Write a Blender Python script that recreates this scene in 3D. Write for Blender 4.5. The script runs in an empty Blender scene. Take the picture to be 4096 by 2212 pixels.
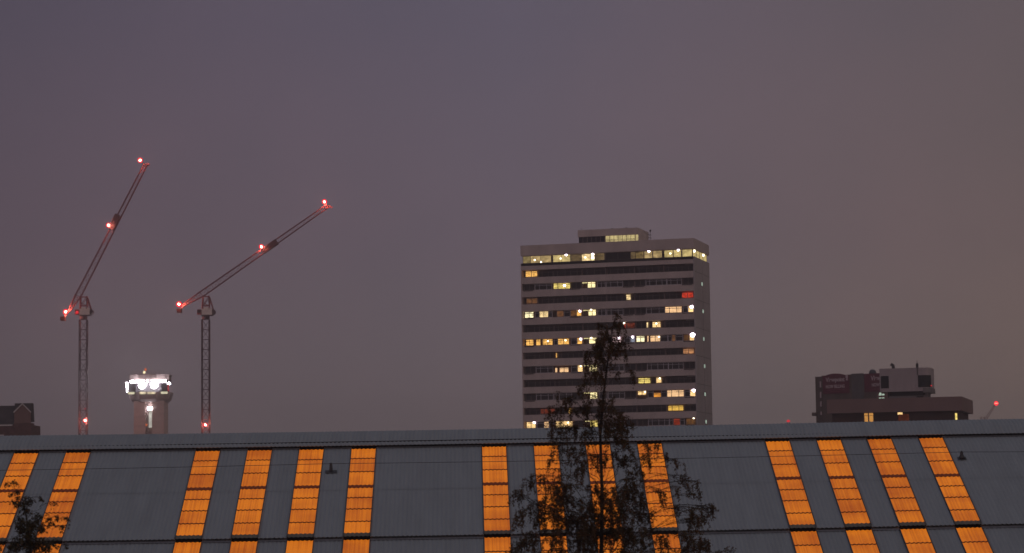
import bpy, math, random
from mathutils import Vector, Matrix
random.seed(7)
scene = bpy.context.scene
col = scene.collection
EYE = 8.0
PI = math.pi

# ------------------------------------------------------------------ helpers
class MB:
    """collects bars, boxes, sheets; build() links them as ONE mesh object"""
    def __init__(s): s.v = []; s.f = []; s.m = []
    def face(s, pts, mi=0):
        n = len(s.v); s.v += [tuple(p) for p in pts]; s.f.append(tuple(range(n, n + len(pts)))); s.m.append(mi)
    def box(s, x0, x1, y0, y1, z0, z1, mi=0):
        n = len(s.v)
        s.v += [(x, y, z) for z in (z0, z1) for y in (y0, y1) for x in (x0, x1)]
        for q in ((0, 2, 3, 1), (4, 5, 7, 6), (0, 1, 5, 4), (2, 6, 7, 3), (0, 4, 6, 2), (1, 3, 7, 5)):
            s.f.append(tuple(n + i for i in q)); s.m.append(mi)
    def bar(s, a, b, w, mi=0, w2=None, sides=4):
        a = Vector(a); b = Vector(b); d = b - a
        if d.length < 1e-6: return
        d.normalize(); u = d.cross(Vector((0, 0, 1)))
        if u.length < 1e-3: u = d.cross(Vector((1, 0, 0)))
        u.normalize(); t = d.cross(u); w2 = w if w2 is None else w2
        n = len(s.v)
        for P, r in ((a, w), (b, w2)):
            for i in range(sides):
                an = 2 * PI * (i + .5) / sides
                s.v.append(tuple(P + (u * math.cos(an) + t * math.sin(an)) * r * .707))
        for i in range(sides):
            j = (i + 1) % sides
            s.f.append((n + i, n + j, n + sides + j, n + sides + i)); s.m.append(mi)
        s.f.append(tuple(n + i for i in range(sides))[::-1]); s.m.append(mi)
        s.f.append(tuple(n + sides + i for i in range(sides))); s.m.append(mi)
    def path(s, pts, r0, r1, mi=0, sides=5):
        k = len(pts)
        for i in range(k - 1):
            a = r0 + (r1 - r0) * i / (k - 1); b = r0 + (r1 - r0) * (i + 1) / (k - 1)
            s.bar(pts[i], pts[i + 1], a * 1.41, mi, b * 1.41, sides)
    def ball(s, c, r, mi=0, nu=12, nv=8, sx=1, sy=1, sz=1):
        n = len(s.v)
        for j in range(nv + 1):
            th = PI * j / nv
            for i in range(nu):
                ph = 2 * PI * i / nu
                s.v.append((c[0] + r * sx * math.sin(th) * math.cos(ph), c[1] + r * sy * math.sin(th) * math.sin(ph), c[2] + r * sz * math.cos(th)))
        for j in range(nv):
            for i in range(nu):
                k = (i + 1) % nu
                s.f.append((n + j * nu + i, n + (j + 1) * nu + i, n + (j + 1) * nu + k, n + j * nu + k)); s.m.append(mi)
    def grid(s, rows, mi=0, mfun=None):
        n = len(s.v); c = len(rows[0])
        for r in rows: s.v += [tuple(p) for p in r]
        for j in range(len(rows) - 1):
            for i in range(c - 1):
                s.f.append((n + j * c + i, n + j * c + i + 1, n + (j + 1) * c + i + 1, n + (j + 1) * c + i))
                s.m.append(mfun(j, i) if mfun else mi)
    def extrude(s, prof, x0, x1, mi=0):
        """closed profile [(y, z)] swept along x"""
        n = len(s.v); k = len(prof)
        for x in (x0, x1): s.v += [(x, y, z) for y, z in prof]
        for i in range(k):
            j = (i + 1) % k
            s.f.append((n + i, n + j, n + k + j, n + k + i)); s.m.append(mi)
        s.f.append(tuple(range(n, n + k))); s.m.append(mi)
        s.f.append(tuple(range(n + k, n + 2 * k))[::-1]); s.m.append(mi)
    def prism(s, plan, z0, z1, mi=0):
        n = len(s.v); k = len(plan)
        for z in (z0, z1): s.v += [(x, y, z) for x, y in plan]
        for i in range(k):
            j = (i + 1) % k
            s.f.append((n + i, n + j, n + k + j, n + k + i)); s.m.append(mi)
        s.f.append(tuple(range(n, n + k))[::-1]); s.m.append(mi)
        s.f.append(tuple(range(n + k, n + 2 * k))); s.m.append(mi)
    def build(s, name, mats, parent=None, smooth=False, label=None):
        me = bpy.data.meshes.new(name); me.from_pydata(s.v, [], s.f)
        if not isinstance(mats, (list, tuple)): mats = [mats]
        for m in mats: me.materials.append(m)
        if len(mats) > 1: me.polygons.foreach_set('material_index', s.m)
        if smooth: me.polygons.foreach_set('use_smooth', [True] * len(me.polygons))
        me.update()
        o = bpy.data.objects.new(name, me); col.objects.link(o)
        if parent is not None: o.parent = parent
        if label: o['label'] = label
        return o

def tag(o, label=None, cat=None, group=None, kind=None):
    if label: o['label'] = label
    if cat: o['category'] = cat
    if group: o['group'] = group
    if kind: o['kind'] = kind
    return o

def thing(name, label, cat, loc=(0, 0, 0), rz=0.0, group=None):
    o = bpy.data.objects.new(name, None); col.objects.link(o)
    o.location = loc; o.rotation_euler = (0, 0, rz); o.empty_display_size = .5
    return tag(o, label, cat, group)

# ------------------------------------------------------------------ materials
def nodes_of(name):
    m = bpy.data.materials.new(name); m.use_nodes = True
    nt = m.node_tree; nt.nodes.clear()
    out = nt.nodes.new('ShaderNodeOutputMaterial')
    return m, nt, out

def surf(name, c, rough=.7, var=.18, scale=(1, 1, 1), nscale=1.5, metal=0.0, spec=.3, bump=0.0, tint=None):
    """diffuse surface whose colour wanders with (stretched) noise"""
    m, nt, out = nodes_of(name)
    N = nt.nodes; L = nt.links
    p = N.new('ShaderNodeBsdfPrincipled')
    tc = N.new('ShaderNodeTexCoord'); mp = N.new('ShaderNodeMapping'); mp.inputs['Scale'].default_value = scale
    nz = N.new('ShaderNodeTexNoise'); nz.inputs['Scale'].default_value = nscale; nz.inputs['Detail'].default_value = 6
    nz.inputs['Roughness'].default_value = .62
    L.new(tc.outputs['Object'], mp.inputs['Vector']); L.new(mp.outputs['Vector'], nz.inputs['Vector'])
    rp = N.new('ShaderNodeValToRGB')
    lo = [x * (1 - var) for x in c]; hi = [x * (1 + var) for x in c]
    if tint: lo = [a * b for a, b in zip(lo, tint)]
    rp.color_ramp.elements[0].position = .32; rp.color_ramp.elements[0].color = (*lo, 1)
    rp.color_ramp.elements[1].position = .68; rp.color_ramp.elements[1].color = (*hi, 1)
    L.new(nz.outputs['Fac'], rp.inputs['Fac']); L.new(rp.outputs['Color'], p.inputs['Base Color'])
    p.inputs['Roughness'].default_value = rough; p.inputs['Metallic'].default_value = metal
    p.inputs['Specular IOR Level'].default_value = spec
    if bump:
        b = N.new('ShaderNodeBump'); b.inputs['Strength'].default_value = bump; b.inputs['Distance'].default_value = .02
        L.new(nz.outputs['Fac'], b.inputs['Height']); L.new(b.outputs['Normal'], p.inputs['Normal'])
    L.new(p.outputs['BSDF'], out.inputs['Surface'])
    return m

def glow(name, c, strength, var=0.0, nscale=2.0, scale=(1, 1, 1), sample=False, floor=.5):
    """something that gives off light: lamp, lit window"""
    m, nt, out = nodes_of(name)
    N = nt.nodes; L = nt.links
    e = N.new('ShaderNodeEmission'); e.inputs['Color'].default_value = (*c, 1); e.inputs['Strength'].default_value = strength
    if var:
        tc = N.new('ShaderNodeTexCoord'); mp = N.new('ShaderNodeMapping'); mp.inputs['Scale'].default_value = scale
        nz = N.new('ShaderNodeTexNoise'); nz.inputs['Scale'].default_value = nscale; nz.inputs['Detail'].default_value = 3
        L.new(tc.outputs['Object'], mp.inputs['Vector']); L.new(mp.outputs['Vector'], nz.inputs['Vector'])
        mr = N.new('ShaderNodeMapRange'); mr.inputs['From Min'].default_value = .3; mr.inputs['From Max'].default_value = .7
        mr.inputs['To Min'].default_value = strength * (1 - var); mr.inputs['To Max'].default_value = strength * (1 + var * .6)
        L.new(nz.outputs['Fac'], mr.inputs['Value']); L.new(mr.outputs['Result'], e.inputs['Strength'])
    L.new(e.outputs['Emission'], out.inputs['Surface'])
    m.cycles.emission_sampling = 'FRONT_BACK' if sample else 'NONE'
    return m

def glass_dark(name, c=(.022, .016, .018), rough=.3):
    m, nt, out = nodes_of(name)
    p = nt.nodes.new('ShaderNodeBsdfPrincipled'); p.inputs['Base Color'].default_value = (*c, 1)
    p.inputs['Roughness'].default_value = rough; p.inputs['Specular IOR Level'].default_value = .22
    nt.links.new(p.outputs['BSDF'], out.inputs['Surface'])
    return m

def lamp_globe(name, c, strength, clear):
    """tinted glowing globe: the bright filament inside still shows through"""
    m, nt, out = nodes_of(name)
    N = nt.nodes; L = nt.links
    e = N.new('ShaderNodeEmission'); e.inputs['Color'].default_value = (*c, 1); e.inputs['Strength'].default_value = strength
    t = N.new('ShaderNodeBsdfTransparent'); t.inputs['Color'].default_value = (1, .82, .8, 1)
    mx = N.new('ShaderNodeMixShader'); mx.inputs['Fac'].default_value = clear
    L.new(e.outputs['Emission'], mx.inputs[1]); L.new(t.outputs['BSDF'], mx.inputs[2])
    L.new(mx.outputs['Shader'], out.inputs['Surface']); m.cycles.emission_sampling = 'NONE'
    return m

M = {}
# shed
M['sheet'] = surf('fibre cement roofing', (.272, .308, .335), .75, .07, (.9, .12, .12), 2.4, bump=.15)
M['sheet_low'] = surf('fibre cement roofing lower slope', (.262, .296, .32), .75, .08, (1.2, .14, .14), 2.2)
M['flash'] = surf('zinc flashing', (.20, .21, .235), .5, .12, nscale=3)
M['gap'] = surf('black eaves filler', (.012, .012, .014), .9, .1)
M['wall_brick'] = surf('shed brick', (.16, .09, .07), .9, .25, nscale=2)
M['steel_dark'] = surf('dark galvanised steel', (.05, .052, .058), .5, .1, spec=.4)
# crane
M['crane_red'] = surf('red crane paint', (.20, .055, .06), .55, .15, nscale=.8)
M['crane_dark'] = surf('dark crane steel', (.085, .05, .06), .6, .12, nscale=.8)
M['crane_white'] = surf('cream machinery panels', (.78, .68, .62), .6, .1, nscale=.6)
M['crane_cab'] = surf('red cab panels', (.20, .025, .025), .5, .1, nscale=.6)
M['weight'] = surf('rust red counterweight', (.10, .03, .025), .8, .15)
# buildings
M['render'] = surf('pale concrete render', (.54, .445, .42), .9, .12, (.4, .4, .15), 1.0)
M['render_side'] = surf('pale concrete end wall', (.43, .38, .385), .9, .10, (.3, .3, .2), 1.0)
M['recess'] = surf('brown gallery wall', (.070, .038, .034), .9, .2, (.35, 1, .5), 1.0)
M['brown_panel'] = surf('brown timber panel', (.10, .06, .04), .8, .2, nscale=2)
M['ledge'] = surf('dark bronze ledge', (.02, .016, .018), .6, .1)
M['frame'] = surf('white window frame', (.5, .46, .5), .6, .06)
M['frame_dim'] = surf('grey window frame', (.17, .12, .12), .7, .06)  # pale frames, darkened in colour as backlit bars against lit panes
M['glass'] = glass_dark('dark window glass')
M['glass_blue'] = glass_dark('plant room glass', (.018, .018, .03))
M['core'] = surf('raw concrete core', (.54, .42, .38), .9, .14, (.3, .3, 1.2), 1.0)
M['screen'] = surf('climbing screen mesh', (.30, .24, .23), .85, .15, nscale=.9)
M['screen_dark'] = surf('dark formwork shutter', (.03, .026, .03), .8, .2)
M['brick'] = surf('dark red brick', (.14, .078, .07), .9, .25, nscale=1.2)
M['brick_pale'] = surf('pale tile hung gable', (.22, .135, .12), .9, .12, nscale=1.5)
M['slate'] = surf('roof slate', (.075, .066, .068), .85, .3, (.5, 1, 1), 1.1)
M['barge'] = surf('white painted timber', (.6, .55, .54), .6, .05)
M['wrap'] = surf('brown scaffold sheeting', (.145, .112, .10), .85, .25, (.4, .4, .25), .9)
M['wrap_grey'] = surf('grey debris netting', (.13, .118, .12), .85, .2, (1, 1, .3), .8)
M['banner'] = surf('maroon banner vinyl', (.15, .036, .058), .6, .18, nscale=.8)
M['banner_text'] = surf('white banner lettering', (.55, .44, .46), .6, .1)
M['banner_pink'] = surf('pink banner small print', (.32, .12, .16), .6, .1)
M['fascia'] = surf('brown roof fascia', (.23, .15, .14), .85, .12, (.3, .3, .3), .8)
M['plant'] = surf('pale plant room cladding', (.40, .34, .345), .8, .1, (1.4, 1.4, .15), 1.0)
M['plant_base'] = surf('grey plant room plinth', (.19, .175, .175), .8, .1)
M['louvre'] = surf('black louvre', (.012, .011, .012), .7, .2)
M['dome'] = surf('weathered lead dome', (.08, .085, .095), .6, .1)
M['antenna'] = surf('dark antenna metal', (.05, .04, .042), .5, .1)
# lamps
M['core_hot'] = glow('beacon filament', (1, .34, .22), 6000, sample=True)
M['globe_red'] = lamp_globe('red beacon globe', (1, .022, .04), 1.9, .18)
M['globe_red_soft'] = glow('small red beacon', (1, .035, .05), .8)
M['hot_red_small'] = glow('far beacon filament', (1, .45, .3), 8)
M['flood'] = glow('floodlight lens', (1, .96, 1), 260, sample=True)
M['strip_white'] = glow('white strip light', (1, .93, 1), 30, sample=True)
M['strip_warm'] = glow('warm strip light', (1, .85, .55), 1.0, .5, 1.4)
M['strip_cream'] = glow('cream work light', (1, .92, .62), .85, .3, 1.2)
M['shaft_light'] = glow('lit hoist shaft', (1, .93, .82), .62, .4, .5, (1, 1, 1))
M['amber_lamp'] = glow('orange work lamp', (1, .22, .08), .6)
M['cream_lamp'] = glow('cream work lamp', (1, .85, .5), 1.4)
M['red_strip'] = glow('red strip light', (1, .05, .07), .5)
M['lamp_w'] = glow('cool white lamp', (1, .84, 1), 9, sample=True)
M['lamp_y'] = glow('warm white lamp', (1, .88, .60), 5, sample=True)
M['fluor'] = glow('fluorescent stair light', (.80, 1, .82), .55, .2, 3)
# lit rooms
def room(n, c, s, var=.6): M[n] = glow('lit room ' + n, c, s * 1.45, var, 1.3, (1, 1, 1.6))
room('amber', (1, .52, .12), .85); room('yellow', (1, .76, .20), .72); room('t', (1, .85, .38), .85, .2)
room('bright', (1, .82, .40), 1.15, .35); room('pale', (1, .72, .34), .85); room('red', (1, .07, .03), .42, .5); room('ember', (1, .10, .03), .19, .6)
room('dim', (1, .42, .16), .10); room('green', (1, .88, .50), 1.0, .6); room('brown', (1, .42, .12), .09)
room('peach', (1, .60, .30), .80, .3); room('warm', (1, .64, .26), .95, .5); room('dimred', (1, .16, .06), .085, .7)
room('pink', (1, .66, .66), .85, .6); room('blue', (.75, .8, 1), .25, .8); room('copper', (1, .44, .18), .40, .4)
room('orange', (1, .38, .05), .75, .5); room('gold', (1, .58, .10), .62, .2)
room('olive', (1, .74, .30), .17, .5); room('mid', (1, .70, .30), .33, .5); room('mid2', (1, .76, .30), .46, .45)
room('dimolive', (1, .66, .30), .085, .5); room('plant_lit', (1, .66, .25), .11, .9)
# trees
M['leaf_a'] = surf('brown autumn birch leaf', (.10, .055, .024), .7, .3, nscale=3)
M['leaf_b'] = surf('dull olive birch leaf', (.075, .062, .026), .7, .3, nscale=3)
M['leaf_c'] = surf('dark russet leaf', (.10, .042, .02), .7, .3, nscale=3)
M['bark'] = surf('dark birch bark', (.035, .028, .024), .9, .35, (1, 1, .3), 6)
M['leaf_dark'] = surf('dark green brown leaf', (.055, .048, .028), .7, .3, nscale=3)

def rooflight_material():
    m, nt, out = nodes_of('sodium lit translucent sheet')
    N = nt.nodes; L = nt.links
    tc = N.new('ShaderNodeTexCoord')
    def noise(scale, ns, det):
        mp = N.new('ShaderNodeMapping'); mp.inputs['Scale'].default_value = scale
        nz = N.new('ShaderNodeTexNoise'); nz.inputs['Scale'].default_value = ns; nz.inputs['Detail'].default_value = det
        L.new(tc.outputs['Object'], mp.inputs['Vector']); L.new(mp.outputs['Vector'], nz.inputs['Vector'])
        return nz.outputs['Fac']
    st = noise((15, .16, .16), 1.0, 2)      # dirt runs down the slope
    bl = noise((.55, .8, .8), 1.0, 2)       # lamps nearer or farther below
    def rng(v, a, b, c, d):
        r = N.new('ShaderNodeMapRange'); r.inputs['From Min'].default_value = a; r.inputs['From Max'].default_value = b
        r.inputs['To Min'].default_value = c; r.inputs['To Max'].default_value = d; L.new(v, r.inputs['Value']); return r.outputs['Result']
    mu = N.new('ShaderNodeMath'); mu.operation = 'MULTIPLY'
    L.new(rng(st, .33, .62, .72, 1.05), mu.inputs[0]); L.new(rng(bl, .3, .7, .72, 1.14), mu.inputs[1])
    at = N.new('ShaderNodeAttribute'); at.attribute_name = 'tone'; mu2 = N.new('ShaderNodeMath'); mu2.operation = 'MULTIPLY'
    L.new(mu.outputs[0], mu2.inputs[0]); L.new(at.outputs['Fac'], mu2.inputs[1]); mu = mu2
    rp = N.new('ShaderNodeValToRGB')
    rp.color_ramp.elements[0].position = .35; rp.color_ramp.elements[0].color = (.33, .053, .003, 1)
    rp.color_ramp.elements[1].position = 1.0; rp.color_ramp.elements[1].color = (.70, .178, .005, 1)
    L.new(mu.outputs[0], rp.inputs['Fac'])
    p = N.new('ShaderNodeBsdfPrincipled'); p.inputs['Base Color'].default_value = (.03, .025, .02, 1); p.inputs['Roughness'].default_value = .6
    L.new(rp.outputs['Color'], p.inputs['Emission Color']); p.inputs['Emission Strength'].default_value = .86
    L.new(p.outputs['BSDF'], out.inputs['Surface']); m.cycles.emission_sampling = 'NONE'
    return m
M['rooflight'] = rooflight_material()
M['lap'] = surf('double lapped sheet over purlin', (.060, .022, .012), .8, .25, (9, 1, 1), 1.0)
_p = [n for n in M['lap'].node_tree.nodes if n.type == 'BSDF_PRINCIPLED'][0]      # purlin shade under the laps, put into dark colour and weak emission
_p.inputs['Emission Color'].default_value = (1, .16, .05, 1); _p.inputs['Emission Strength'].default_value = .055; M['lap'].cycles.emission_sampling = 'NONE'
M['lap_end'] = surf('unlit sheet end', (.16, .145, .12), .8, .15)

# ------------------------------------------------------------------ ground and haze
g = MB(); g.face([(-1500, -300, 0), (1500, -300, 0), (1500, 2700, 0), (-1500, 2700, 0)])
tag(g.build('ground', surf('dusk tarmac and grass', (.17, .15, .13), .95, .3, nscale=.05)), kind='structure')

hz = MB(); hz.box(-1510, 1510, -310, 2710, -1, 112)
m, nt, out = nodes_of('evening haze')
pv = nt.nodes.new('ShaderNodeVolumePrincipled')
pv.inputs['Color'].default_value = (.92, .88, .9, 1); pv.inputs['Density'].default_value = .0004; pv.inputs['Anisotropy'].default_value = .35
nt.links.new(pv.outputs['Volume'], out.inputs['Volume'])
tag(hz.build('haze', m), 'thin evening haze over the city', 'haze', kind='stuff')

# ------------------------------------------------------------------ the shed
PSI, TAU, TH = -0.01857, 0.00402, 0.4613
e = Vector((math.cos(PSI) * math.cos(TAU), -math.sin(PSI) * math.cos(TAU), math.sin(TAU)))
up = (Vector((0, 0, 1)) - e * e.z).normalized(); yv = up.cross(e)
shed = thing('industrial_shed', 'long grey corrugated shed whose roof has glowing orange rooflight strips', 'shed')
H0 = EYE + 2.49456                      # height of the middle slope's top edge
shed.matrix_world = Matrix(((e.x, yv.x, up.x, 0), (e.y, yv.y, up.y, 99.539), (e.z, yv.z, up.z, 0), (0, 0, 0, 1)))
CT, ST = math.cos(TH), math.sin(TH)
S0, S1 = -31.0, 31.0
PITCH, AMP = .1693, .011
def sag(s): return -.028 + .05 * min(1.3, ((s + 3) / 18) ** 2)      # the long roof dips a little between its ends
def rp(s, t, off=0.0):                  # point on the near slope: s along, t down, off outward
    return (s, -t * CT - off * ST, H0 + sag(s) - t * ST + off * CT)
def wave(s): return AMP * math.cos(2 * PI * s / PITCH)
starts = [-20.56 - 4.27, -20.56 - 2.13, -20.56, -18.43, -13.1, -10.96, -8.83, -6.68, -1.3, .84, 2.99, 5.13, 10.44, 12.57, 14.67, 16.81, 22.19, 24.32]
W = 1.016
def columns(a, b):
    n = max(2, int(round((b - a) / PITCH * 8)))
    return [a + (b - a) * i / n for i in range(n + 1)]
spans = []; x = S0
for st in starts:
    spans.append((x, st)); x = st + W
spans.append((x, S1))
# middle slope: two rows of grey sheets, lapped
TIER_END = 7.86
r = MB()
for a, b in spans:
    c = columns(a, b)
    r.grid([[rp(s, t, wave(s) + .012) for s in c] for t in (-.35, 1.9, 3.86)])
    r.grid([[rp(s, t, wave(s)) for s in c] for t in (3.72, 5.8, TIER_END + .02)])
    r.grid([[rp(s, TIER_END + .02, wave(s) + d) for s in c] for d in (0, -.02)])
r.build('roof_slope', M['sheet'], shed, smooth=True)
# lower slope, a step down
LOW = -.135
r = MB()
for a, b in spans:
    c = columns(a, b)
    r.grid([[rp(s, t, LOW + wave(s)) for s in c] for t in (7.5, 9.8, 12.4)])
r.build('roof_slope', M['sheet_low'], shed, smooth=True, label='lower grey corrugated roof slope')
# crown: curved ventilated ridge sheets over the top
PH = math.radians(41.8); R_ = 2.475
r = MB(); c = columns(S0, S1); rows = []
yb, zb = -.06, .16
for k in range(9):
    ph = PH * (1 - k / 8)
    cy, cz = yb + R_ * math.sin(PH), zb - R_ * math.cos(PH)
    rows.append([(s, cy - (R_ + wave(s)) * math.sin(ph), H0 + sag(s) + cz + (R_ + wave(s)) * math.cos(ph)) for s in c])
ry = yb + R_ * math.sin(PH)
for k in range(1, 9):
    ph = PH * k / 8
    rows.append([(s, ry + (R_ + wave(s)) * math.sin(ph), H0 + sag(s) + cz + (R_ + wave(s)) * math.cos(ph)) for s in c])
r.grid(rows)
r.grid([[(s, yb + wave(s) * -.66 + d * .5, H0 + sag(s) + zb + wave(s) * .74 - d) for s in c] for d in (0, .02)])
r.build('ridge_crown', M['sheet'], shed, smooth=True, label='curved corrugated crown along the ridge')
# far slope
r = MB(); yf = ry + R_ * math.sin(PH) - .1
r.grid([[(s, yf + t * CT, H0 - t * ST + .02) for s in (S0, S1)] for t in (0, 12.2)])
r.build('far_slope', M['sheet'], shed)
# shade under crown and middle slope put in as black faces; flat flashings below
r = MB(); r.box(S0, S1, .10, .14, H0 - .4, H0 + .30)
p0, p1 = rp(0, 8.02, LOW - .1), rp(0, 7.72, -.03)
r.face([(S0, rp(0, 7.74, LOW)[1] + .06, rp(0, 7.74, LOW)[2] - .08), (S1, rp(0, 7.74, LOW)[1] + .06, rp(0, 7.74, LOW)[2] - .08),
        (S1, rp(0, 7.6, 0)[1], rp(0, 7.6, 0)[2] - .06), (S0, rp(0, 7.6, 0)[1], rp(0, 7.6, 0)[2] - .06)])
r.build('vent_gap', M['gap'], shed)
for t, off in ((-.06, .034), (7.93, LOW + .026)):
    x = S0
    for st in starts + [S1]:
        xm = (x + st) / 2; q = [rp(xm, t - .08, off), rp(xm, t + .06, off), rp(xm, t + .06, off + .006), rp(xm, t - .08, off + .006)]
        r = MB(); r.extrude([(p[1], p[2]) for p in q], x, st); r.build('flashing', M['flash'], shed)
        x = st + W
# rooflight strips
def strip(st, tier):
    r = MB(); n = 6 * 8
    c = [st + W * i / n for i in range(n + 1)]
    wv = lambda s: .013 * math.cos(2 * PI * (s - st) / (W / 6)) + .012
    jit = lambda: random.uniform(-.03, .03)
    if tier == 0:
        off = .004
        shade_bands = [(.93, .075), (2.17, .08), (3.42, .26), (4.50, .08), (5.50, .08), (6.60, .08)]
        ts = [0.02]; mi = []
        for a, w_ in shade_bands:
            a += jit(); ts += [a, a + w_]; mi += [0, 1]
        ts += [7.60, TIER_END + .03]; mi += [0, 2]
    else:
        off = LOW + .004
        ts = [7.93]; mi = []
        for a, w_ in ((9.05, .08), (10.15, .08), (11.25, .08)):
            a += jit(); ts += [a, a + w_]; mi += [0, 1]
        ts += [12.4]; mi += [0]
    n0 = 0
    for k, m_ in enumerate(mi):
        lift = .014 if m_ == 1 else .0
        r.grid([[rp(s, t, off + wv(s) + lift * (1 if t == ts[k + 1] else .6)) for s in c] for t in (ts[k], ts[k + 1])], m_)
    # dark folded edge of the neighbouring sheet
    for sx in (st - .02, st + W - .015):
        a, b = ts[0], ts[-1]
        q = [rp(sx, a, off + .05), rp(sx + .035, a, off + .05), rp(sx + .035, b, off + .05), rp(sx, b, off + .05)]
        r.face(q, 3)
        q2 = [rp(sx, a, off - .03), rp(sx, a, off + .05), rp(sx, b, off + .05), rp(sx, b, off - .03)]
        r.face(q2, 3)
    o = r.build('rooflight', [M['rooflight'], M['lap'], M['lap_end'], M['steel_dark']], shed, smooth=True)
    at = o.data.attributes.new('tone', 'FLOAT', 'FACE'); tone = 1.0; last = -1      # sheets differ in age and dirt
    for q, k_ in enumerate(r.m):
        if q // n != last: last = q // n; tone = random.uniform(.80, 1.08)
        at.data[q].value = tone
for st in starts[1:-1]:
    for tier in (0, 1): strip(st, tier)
# walls
ez = H0 - 12.2 * ST - .15; ey = -12.2 * CT
r = MB()
r.box(S0 + .3, S1 - .3, ey + .3, ey + .6, 0, ez - .2)
r.box(S0 + .3, S1 - .3, yf + 12 * CT - .6, yf + 12 * CT - .3, 0, ez - .2)
for sx in (S0 + .3, S1 - .6):
    r.extrude([(ey + .3, 0), (yf + 12 * CT - .3, 0), (yf + 12 * CT - .3, ez - .2), (yf, H0 - .35), (.5, H0 - .35), (ey + .3, ez - .2)], sx, sx + .3)
r.build('wall', M['wall_brick'], shed)
r = MB(); r.bar((S0, ey - .12, ez - .02), (S1, ey - .12, ez - .02), .14, sides=8)
r.build('gutter', M['steel_dark'], shed)

# fall-arrest cable along the slope and its two posts: rest on the roof, things of their own
def roof_world(s, t, off=0.0): return shed.matrix_world @ Vector(rp(s, t, off))
pb = [(-7.42, 2.2), (18.22, 2.08)]
def roof_post(s, t, wide, h, label):
    o = thing('anchor_post', label, 'post', group='anchor posts on the shed roof')
    o.matrix_world = Matrix.Translation(roof_world(s, t, 0)) @ shed.matrix_world.to_3x3().to_4x4()
    b = MB(); b.extrude([(-.14 * CT + ST * -.05, -.14 * ST + .045), (.06 * CT, .06 * ST + .045), (.06 * CT, .06 * ST + .07), (-.14 * CT, -.14 * ST + .07)], -wide, wide)
    b.build('base_plate', M['steel_dark'], o)
    b = MB(); b.bar((0, 0, .06), (0, 0, h), .11, 0, .08, 8)
    b.ball((0, 0, h), .045)
    if wide < .23: b.bar((0, 0, .06), (0, 0, h * .8), .2, 0, .05, 8)
    b.build('post', M['steel_dark'], o)
    return shed.matrix_world.inverted() @ o.matrix_world @ Vector((0, 0, h))
t1 = roof_post(-7.42, 2.2, .235, .36, 'thin dark anchor post with a flat wide base plate on the shed roof')
t2 = roof_post(18.22, 2.08, .17, .30, 'cone shaped dark anchor post on the shed roof beyond the last orange strip')
b = MB()
pts = [Vector((S0 + .5, t1.y, t1.z))]
for a, bb in ((Vector((S0 + .5, t1.y, t1.z)), t1), (t1, t2), (t2, Vector((S1 - .5, t2.y, t2.z)))):
    n = 12
    for i in range(1, n + 1):
        u = i / n; p = a.lerp(bb, u); p.z -= 4 * u * (1 - u) * .05; pts.append(p)
b.path(pts, .011, .011)
cb = b.build('safety_cable', M['steel_dark']); cb.matrix_world = shed.matrix_world
tag(cb, 'thin dark safety cable strung across the shed roof between the anchor posts', 'cable')

# ------------------------------------------------------------------ the apartment tower
TPSI = .2868
ZT = 51.4007 + EYE
tower = thing('apartment_tower', 'tall pale apartment block with banded storeys and many lit windows', 'building', (1.745, 472.827, 0), -TPSI)
WX, DY = 35.0, 14.45
pale = [(-4.07, -4.92), (-6.39, -7.66), (-8.95, -10.27), (-11.71, -13.10), (-14.45, -15.78), (-17.25, -18.60), (-19.94, -21.23),
        (-22.58, -23.96), (-25.39, -26.64), (-28.07, -29.31), (-30.74, -32.15), (-33.53, -34.82), (-36.2, -37.6), (-39, -40.3), (-41.7, -43), (-44.4, -45.8), (-47.1, -48.5), (-49.8, -51.2), (-52.5, -53.9), (-55.2, -59.35)]
b = MB()                                   # core behind the bands
b.box(.5, WX - 2.2, 1.35, DY, 0, ZT - 3.6)
b.build('core_wall', M['recess'], tower)
b = MB()
b.box(0, WX, -.02, .32, ZT - 2.0, ZT); b.box(0, .32, .32, DY, ZT - 2.0, ZT)
b.box(WX - .32, WX, .32, DY, ZT - 2.0, ZT); b.box(.32, WX - .32, DY - .32, DY, ZT - 2.0, ZT)
b.box(.33, WX - .33, .33, DY - .33, ZT - .9, ZT - .7)
b.box(.1, WX - .1, .05, DY - .1, ZT - 2.1, ZT - 2.003)
b.build('parapet', M['render'], tower)
b = MB(); b.box(.1, WX - .16, -.06, .9, ZT - 4.06, ZT - 3.59); b.build('ledge', M['ledge'], tower)
for z1, z0 in pale:
    b = MB(); b.box(.2, WX - .22, 0, 1.33, ZT + z0, ZT + z1)
    b.build('spandrel', M['render'], tower)
b = MB()
b.box(.0, .2, .02, DY, 0, ZT - 3.6)
b.build('end_wall', M['render'], tower)
b = MB()
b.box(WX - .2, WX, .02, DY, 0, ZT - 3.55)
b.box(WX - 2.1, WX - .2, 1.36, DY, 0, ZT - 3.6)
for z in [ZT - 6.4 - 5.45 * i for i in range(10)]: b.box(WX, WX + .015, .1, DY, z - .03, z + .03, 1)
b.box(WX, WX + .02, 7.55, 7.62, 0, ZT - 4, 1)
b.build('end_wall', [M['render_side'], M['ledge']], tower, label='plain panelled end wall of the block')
b = MB()
for px in (12.35, 17.22, 22.95, 28.85):
    b.box(px - .07, px + .07, .42, 1.32, 0, ZT - 4.93)
b.build('partition', M['frame_dim'], tower)

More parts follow.
